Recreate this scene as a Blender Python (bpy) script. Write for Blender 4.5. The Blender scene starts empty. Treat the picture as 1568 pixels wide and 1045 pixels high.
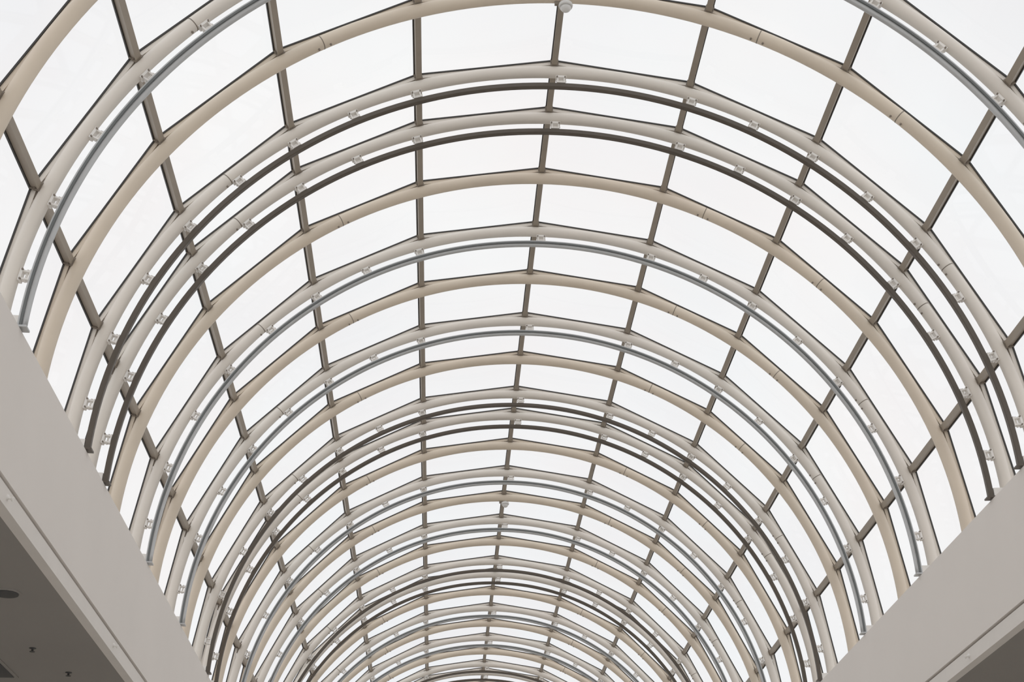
import bpy, bmesh, math, random
from mathutils import Matrix, Vector
random.seed(4)
sc = bpy.context.scene
CX, CZ = 1.352, 6.638
R_RIB, R_GL, R_RAIL = 5.835, 6.01, 5.60
WALL_TOP = 6.777
Y0, Y1 = -6.0, 66.0
D = math.radians

# ------------------------------------------------------------ materials
def mat(name, col, rough=0.5, metal=0.0, var=0.06, scale=3.0, bump=0.0):
    m = bpy.data.materials.new(name); m.use_nodes = True
    nt = m.node_tree; b = nt.nodes["Principled BSDF"]
    tc = nt.nodes.new("ShaderNodeTexCoord")
    n = nt.nodes.new("ShaderNodeTexNoise"); n.inputs["Scale"].default_value = scale
    n.inputs["Detail"].default_value = 5
    nt.links.new(tc.outputs["Object"], n.inputs["Vector"])
    r = nt.nodes.new("ShaderNodeValToRGB")
    r.color_ramp.elements[0].position = 0.3; r.color_ramp.elements[1].position = 0.7
    r.color_ramp.elements[0].color = tuple(c*(1-var) for c in col)+(1,)
    r.color_ramp.elements[1].color = tuple(min(1,c*(1+var)) for c in col)+(1,)
    nt.links.new(n.outputs["Fac"], r.inputs["Fac"])
    nt.links.new(r.outputs["Color"], b.inputs["Base Color"])
    b.inputs["Roughness"].default_value = rough
    b.inputs["Metallic"].default_value = metal
    if bump:
        bp = nt.nodes.new("ShaderNodeBump"); bp.inputs["Strength"].default_value = bump
        n2 = nt.nodes.new("ShaderNodeTexNoise"); n2.inputs["Scale"].default_value = 60
        nt.links.new(tc.outputs["Object"], n2.inputs["Vector"])
        nt.links.new(n2.outputs["Fac"], bp.inputs["Height"])
        nt.links.new(bp.outputs["Normal"], b.inputs["Normal"])
    return m
M_TAN = mat("tan_painted_steel", (0.72,0.615,0.49), 0.42, var=0.07, scale=1.2)
M_PALE = mat("cream_painted_steel", (0.80,0.74,0.665), 0.42, var=0.05, scale=1.2)
M_CLEAT = mat("taupe_cleat_steel", (0.20,0.165,0.13), 0.5)
M_LUG = mat("white_bracket_steel", (0.86,0.83,0.79), 0.45)
M_PURL = mat("taupe_purlin_paint", (0.33,0.28,0.225), 0.5)
M_GASK = mat("black_gasket", (0.03,0.028,0.026), 0.6)
M_DARK = mat("dark_bronze_track", (0.075,0.058,0.042), 0.4)
M_GREY = mat("galvanised_track", (0.50,0.51,0.515), 0.36, metal=0.3)
M_GREYD = mat("track_slot_shadow_grey", (0.12,0.13,0.13), 0.5)
M_WALL = mat("warm_grey_plaster", (0.80,0.75,0.705), 0.8, var=0.02, scale=0.6, bump=0.02)
M_TRIM = mat("trim_paint", (0.78,0.735,0.69), 0.6, var=0.02)
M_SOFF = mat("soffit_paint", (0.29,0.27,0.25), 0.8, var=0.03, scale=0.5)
M_FLOOR = mat("polished_stone_floor", (0.82,0.78,0.72), 0.35, var=0.04, scale=1.5)
M_WHITE = mat("white_plastic", (0.75,0.74,0.72), 0.4)
M_BLACK = mat("dark_grille", (0.05,0.05,0.05), 0.6)

def glass_mat():
    m = bpy.data.materials.new("vault_glass"); m.use_nodes = True
    nt = m.node_tree; nt.nodes.clear()
    o = nt.nodes.new("ShaderNodeOutputMaterial"); mx = nt.nodes.new("ShaderNodeMixShader")
    t = nt.nodes.new("ShaderNodeBsdfTransparent"); g = nt.nodes.new("ShaderNodeBsdfGlossy")
    g.inputs["Roughness"].default_value = 0.03
    tc = nt.nodes.new("ShaderNodeTexCoord"); n = nt.nodes.new("ShaderNodeTexNoise")
    n.inputs["Scale"].default_value = 0.3; n.inputs["Detail"].default_value = 3
    r = nt.nodes.new("ShaderNodeValToRGB")
    r.color_ramp.elements[0].position = .35; r.color_ramp.elements[1].position = .65
    r.color_ramp.elements[0].color = (0.945,0.92,0.915,1); r.color_ramp.elements[1].color = (0.95,0.955,0.955,1)
    nt.links.new(tc.outputs["Object"], n.inputs["Vector"]); nt.links.new(n.outputs["Fac"], r.inputs["Fac"])
    nt.links.new(r.outputs["Color"], t.inputs["Color"])
    mx.inputs["Fac"].default_value = 0.04
    nt.links.new(t.outputs[0], mx.inputs[1]); nt.links.new(g.outputs[0], mx.inputs[2])
    nt.links.new(mx.outputs[0], o.inputs["Surface"])
    return m
M_GLASS = glass_mat()

# ------------------------------------------------------------ mesh builder
class MB:
    def __init__(s): s.v=[]; s.f=[]; s.m=[]; s.sm=[]; s.mats=[]
    def mi(s, m):
        if m not in s.mats: s.mats.append(m)
        return s.mats.index(m)
    def face(s, idx, m, smooth=False): s.f.append(idx); s.m.append(s.mi(m)); s.sm.append(smooth)
    def P(s, a, r, y): return (CX+r*math.sin(a), y, CZ+r*math.cos(a))
    def sweep(s, prof, R, angs, m, smooth=False, y=0.0):
        b = len(s.v); k = len(prof)
        for a in angs:
            for (dy, dr) in prof: s.v.append(s.P(a, R+dr, y+dy))
        for i in range(len(angs)-1):
            for j in range(k):
                j2 = (j+1)%k
                s.face([b+i*k+j, b+i*k+j2, b+(i+1)*k+j2, b+(i+1)*k+j], m, smooth)
        s.face([b+j for j in range(k)][::-1], m); e = b+(len(angs)-1)*k
        s.face([e+j for j in range(k)], m)
    def obox(s, c, ax, ay, az, m):
        c=Vector(c); b=len(s.v)
        for sx in (-1,1):
            for sy in (-1,1):
                for sz in (-1,1): s.v.append(tuple(c+ax*sx+ay*sy+az*sz))
        for q in ((0,1,3,2),(4,6,7,5),(0,4,5,1),(2,3,7,6),(0,2,6,4),(1,5,7,3)): s.face([b+i for i in q], m)
    def rbox(s, a, r, y, st, sy, sr, m):
        T=Vector((math.cos(a),0,-math.sin(a))); N=Vector((math.sin(a),0,math.cos(a)))
        s.obox(s.P(a,r,y), T*st/2, Vector((0,sy/2,0)), N*sr/2, m)
    def box(s, x0,x1,y0,y1,z0,z1,m):
        s.obox(((x0+x1)/2,(y0+y1)/2,(z0+z1)/2), Vector(((x1-x0)/2,0,0)),Vector((0,(y1-y0)/2,0)),Vector((0,0,(z1-z0)/2)),m)
    def lathe(s, c, axis, prof, m, n=20, smooth=True):
        axis=Vector(axis).normalized(); u=axis.orthogonal().normalized(); w=axis.cross(u); c=Vector(c); b=len(s.v)
        for (r,h) in prof:
            for i in range(n):
                t=2*math.pi*i/n; s.v.append(tuple(c+axis*h+u*(r*math.cos(t))+w*(r*math.sin(t))))
        for k in range(len(prof)-1):
            for i in range(n):
                i2=(i+1)%n; s.face([b+k*n+i,b+k*n+i2,b+(k+1)*n+i2,b+(k+1)*n+i],m,smooth)
        s.face([b+i for i in range(n)][::-1],m); s.face([b+(len(prof)-1)*n+i for i in range(n)],m)
    def mesh(s, name):
        me=bpy.data.meshes.new(name); me.from_pydata(s.v,[],s.f)
        for m in s.mats: me.materials.append(m)
        for p,mi,sm in zip(me.polygons,s.m,s.sm): p.material_index=mi; p.use_smooth=sm
        me.update()
        bm=bmesh.new(); bm.from_mesh(me); bmesh.ops.recalc_face_normals(bm,faces=bm.faces); bm.to_mesh(me); bm.free()
        return me
def add(name, me, loc=(0,0,0), parent=None):
    o=bpy.data.objects.new(name, me); sc.collection.objects.link(o); o.location=loc
    if parent: o.parent=parent
    return o
def circ(r, n=14): return [(r*math.cos(2*math.pi*i/n), r*math.sin(2*math.pi*i/n)) for i in range(n)]
def rect(w,h,cy=0,cr=0): return [(cy-w/2,cr-h/2),(cy+w/2,cr-h/2),(cy+w/2,cr+h/2),(cy-w/2,cr+h/2)]
def lin(a,b,n): return [D(a+(b-a)*i/n) for i in range(n+1)]
AE=88.7
STEP=18.1
PURL=[STEP*i for i in range(-4,5)]
CH=[D(-AE)]+[D(a) for a in PURL]+[D(AE)]

def rib_mesh(kind):
    b=MB(); m = M_TAN if kind=="tan" else M_PALE
    TR = 0.087 if kind=="tan" else 0.083
    b.sweep(circ(TR,20), R_RIB, lin(-AE,AE,120), m, True)
    # faceted glazing bar
    b.sweep(rect(0.040,0.05,0,-0.035), R_GL, CH, m)
    b.sweep(rect(0.070,0.020,0,0.0), R_GL, CH, M_GASK)
    for a in PURL:
        A=D(a)
        b.rbox(A, R_RIB+0.10, 0, 0.08, 0.10, 0.08, M_CLEAT)
        for sy in (-1,1):
            b.rbox(A, R_RIB+0.11, sy*0.068, 0.11, 0.012, 0.11, M_CLEAT)
            for st in (-1,1):
                A2=A+st*0.038/R_RIB
                b.lathe(b.P(A2,R_RIB+0.11,sy*0.074),(0,sy,0),[(0.012,0),(0.012,0.014)],M_CLEAT,6,False)
        for st in (-1,1):
            b.rbox(A+st*0.09/R_RIB, R_RIB+0.115, 0, 0.08, 0.018, 0.07, M_CLEAT)
    for a in ((-31,25,45) if kind=="tan" else (-47,60)):
        A=D(a)
        b.sweep(circ(TR+0.002,20), R_RIB, [A-0.001,A+0.001], M_CLEAT, True)
        for st in (-1,1):
            b.lathe(b.P(A+st*0.014,R_RIB-TR+0.008,-0.02),(-math.sin(A),0,-math.cos(A)),[(0.014,0),(0.014,0.022),(0.007,0.026)],M_CLEAT,6,False)
    for sg in (-1,1):
        b.rbox(D(sg*88.5), R_RIB, 0, 0.03, 0.24, 0.26, m)
    if kind=="pale":
        LA=[0]+[s*x*STEP/2 for x in (2,3,4,5,6,7,8,9) for s in (-1,1)]
        for a in LA:
            A=D(a+ (0.9 if a>=0 else -0.9))
            b.rbox(A, R_RIB-TR-0.010, 0, 0.14, 0.085, 0.03, M_LUG)
            for st in (-1,1):
                b.rbox(A+st*0.045/R_RIB, R_RIB-TR-0.06, 0, 0.018, 0.07, 0.12, M_LUG)
                b.lathe(b.P(A+st*0.055/R_RIB,R_RIB-TR-0.02,-0.045),(0,-1,0),[(0.011,-0.01),(0.011,0.012)],M_CLEAT,6,False)
            b.lathe(b.P(A-0.07/R_RIB, R_RIB-TR-0.065, 0),(math.cos(A),0,-math.sin(A)),[(0.014,0),(0.014,0.14)],M_LUG,8)
            b.rbox(A, R_RAIL+0.043, 0, 0.12, 0.10, 0.014, M_LUG)
    return b.mesh("arch_rib_"+kind)
def rail_mesh(kind):
    b=MB(); LN=lin(-88.4,88.4,120)
    if kind=="dark":
        b.sweep([(-0.038,-0.022),(-0.026,-0.034),(0.026,-0.034),(0.038,-0.022),(0.038,0.034),(-0.038,0.034)], R_RAIL, LN, M_DARK, False)
        cap=M_DARK
    else:
        b.sweep(circ(0.038,14), R_RAIL-0.010, LN, M_GREY, True)
        b.sweep(rect(0.104,0.026,0,0.028), R_RAIL, LN, M_GREY)
        b.sweep(rect(0.010,0.026,-0.052,0.010), R_RAIL, LN, M_GREYD)
        b.sweep(rect(0.010,0.026,0.052,0.010), R_RAIL, LN, M_GREYD)
        cap=M_GREY
    for sg in (-1,1):
        b.rbox(D(sg*88.3), R_RAIL, 0, 0.02, 0.14, 0.12, cap)
        b.rbox(D(sg*87.6), R_RAIL+0.11, 0, 0.11, 0.09, 0.14, M_LUG)
    return b.mesh("curved_shade_track_"+kind)
ME={k:rib_mesh(k) for k in("tan","pale")}; MR={k:rail_mesh(k) for k in("dark","grey")}
S=1.595; PP=1.09; YA=16.835
pat=[("pale","dark",0.0),("pale","dark",PP)]
y=PP
for k in ("tan","pale","tan","pale","tan"):
    y+=S; pat.append((k,"grey" if k=="pale" else None,y))
PER=y+S
ribY=[]
for c in range(-3,6):
    for k,r,dy in pat:
        yy=YA+c*PER+dy
        if Y0<yy<Y1-0.3:
            ribY.append(yy)
            add("steel_arch_rib",ME[k],(0,yy,0))
            if r: add("curved_shade_track",MR[r],(0,yy,0))
# purlins
for a in PURL:
    b=MB(); A=D(a)
    Lc=(Y0+Y1)/2; L=Y1-Y0
    b.rbox(A,R_GL-0.055,Lc,0.060,L,0.08,M_PURL)
    b.rbox(A,R_GL-0.100,Lc,0.080,L,0.014,M_PURL)
    b.rbox(A,R_GL-0.005,Lc,0.095,L,0.022,M_GASK)
    add("roof_purlin",b.mesh("roof_purlin"))
# glazing panes
b=MB(); ys=[Y0]+ribY+[Y1]
for i in range(len(CH)-1):
    for j in range(len(ys)-1):
        n=len(b.v); r=R_GL+0.004
        b.v+= [b.P(CH[i],r,ys[j]),b.P(CH[i+1],r,ys[j]),b.P(CH[i+1],r,ys[j+1]),b.P(CH[i],r,ys[j+1])]
        b.face([n,n+1,n+2,n+3],M_GLASS)
add("vault_glass_roof",b.mesh("vault_glass_roof"))

# ------------------------------------------------------------ shell
XI=5.60; SOF=5.10; FB=5.31
for sg,nm in((-1,"left"),(1,"right")):
    def bx(b,a0,a1,z0,z1,m):
        x0,x1=sorted((CX+sg*a0,CX+sg*a1)); b.box(x0,x1,Y0,Y1,z0,z1,m)
    b=MB(); bx(b,XI,6.5,FB,WALL_TOP,M_WALL); add("wall_"+nm+"_fascia",b.mesh("f"))
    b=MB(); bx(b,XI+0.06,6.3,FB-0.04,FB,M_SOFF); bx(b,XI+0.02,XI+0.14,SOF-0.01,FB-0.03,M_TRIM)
    add("trim_1" if sg<0 else "trim_2",b.mesh("t"))
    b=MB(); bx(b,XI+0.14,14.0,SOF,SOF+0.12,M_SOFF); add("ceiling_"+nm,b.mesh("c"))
    b=MB(); bx(b,14.0,14.3,-1.6,SOF+0.12,M_TRIM); add("wall_"+nm,b.mesh("w"))
b=MB(); b.box(CX-14.3,CX+14.3,Y0,Y1,-1.8,-1.6,M_FLOOR); add("floor",b.mesh("floor"))
b=MB(); b.box(CX-14.3,CX+14.3,Y1,Y1+0.3,-1.6,WALL_TOP,M_TRIM); add("wall_back",b.mesh("wb"))

# small fixtures
def dome(yy):
    b=MB(); c=(CX+0.03,yy,CZ+R_RIB-0.087)
    b.lathe(c,(0,0,-1),[(0.03,-0.02),(0.03,0.03),(0.085,0.03),(0.092,0.055),(0.085,0.08)],M_WHITE)
    b.lathe((c[0],c[1],c[2]-0.08),(0,0,-1),[(0.07,0.0),(0.068,0.025),(0.052,0.05),(0.03,0.066),(0.005,0.072)],M_WHITE)
    b.box(c[0]-0.14,c[0]-0.06,yy-0.02,yy+0.02,c[2]-0.05,c[2]+0.02,M_CLEAT)
    add("smoke_detector",b.mesh("smoke_detector"))
dome(YA-S); dome(YA+PP+3*S+PER)
b=MB(); b.lathe((-4.98,16.97,SOF+0.01),(0,0,-1),[(0.17,0),(0.17,0.02),(0.155,0.026)],M_SOFF,28); b.lathe((-4.98,16.97,SOF-0.012),(0,0,-1),[(0.145,0),(0.14,0.016)],M_BLACK,28)
add("ceiling_speaker",b.mesh("sp"))
for (x,yy) in((-5.25,19.4),(-5.06,20.65)):
    b=MB(); b.lathe((x,yy,SOF+0.01),(0,0,-1),[(0.045,0),(0.045,0.015),(0.015,0.02),(0.015,0.05),(0.035,0.055),(0.035,0.06)],M_BLACK,14)
    add("ceiling_sprinkler",b.mesh("sh"))
b=MB(); b.box(-6.35,-5.85,20.0,20.9,SOF-0.02,SOF+0.01,M_BLACK); b.box(-6.4,-5.8,19.95,20.95,SOF-0.012,SOF+0.01,M_SOFF); add("air_vent_grille",b.mesh("vg"))
for sg in(-1,1):
    for yy in (8.7,14.1,19.55,25.0,30.4):
        b=MB(); x=CX+sg*(XI+0.02)
        b.lathe((x,yy,5.19),(-sg,0,-0.3),[(0.03,-0.02),(0.03,0.012),(0.014,0.016),(0.014,0.05),(0.024,0.055),(0.024,0.07)],M_LUG,12)
        add("wall_bolt_fixing",b.mesh("wf"))

# ------------------------------------------------------------ world: bright overcast sky with faint cloud
w=bpy.data.worlds.new("overcast"); sc.world=w; w.use_nodes=True; nt=w.node_tree
bg=nt.nodes["Background"]; tc=nt.nodes.new("ShaderNodeTexCoord")
n=nt.nodes.new("ShaderNodeTexNoise"); n.inputs["Scale"].default_value=2.6; n.inputs["Detail"].default_value=4
r=nt.nodes.new("ShaderNodeValToRGB"); r.color_ramp.elements[0].position=.34; r.color_ramp.elements[1].position=.62
r.color_ramp.elements[0].color=(0.91,0.935,0.96,1); r.color_ramp.elements[1].color=(1,1,1,1)
nt.links.new(tc.outputs["Generated"],n.inputs["Vector"]); nt.links.new(n.outputs["Fac"],r.inputs["Fac"])
nt.links.new(r.outputs["Color"],bg.inputs["Color"]); bg.inputs["Strength"].default_value=1.0
sc.view_settings.view_transform='Standard'
sc.view_settings.gamma=1.12

# ------------------------------------------------------------ camera
F=2320.1; VU,VV,SL=-119.9,1151.4,-0.0003
Yc=Vector((VU,-VV,-F)).normalized()
Zc=Vector((-SL,1.0,(-SL*VU-VV)/F)).normalized()
Xc=Yc.cross(Zc).normalized()
M=Matrix((Xc,Yc,Zc))
cam=bpy.data.cameras.new("camera"); co=bpy.data.objects.new("camera",cam); sc.collection.objects.link(co)
co.matrix_world=M.to_4x4(); cam.lens=F/1568*36; cam.sensor_width=36.0; cam.clip_end=300
sc.camera=co
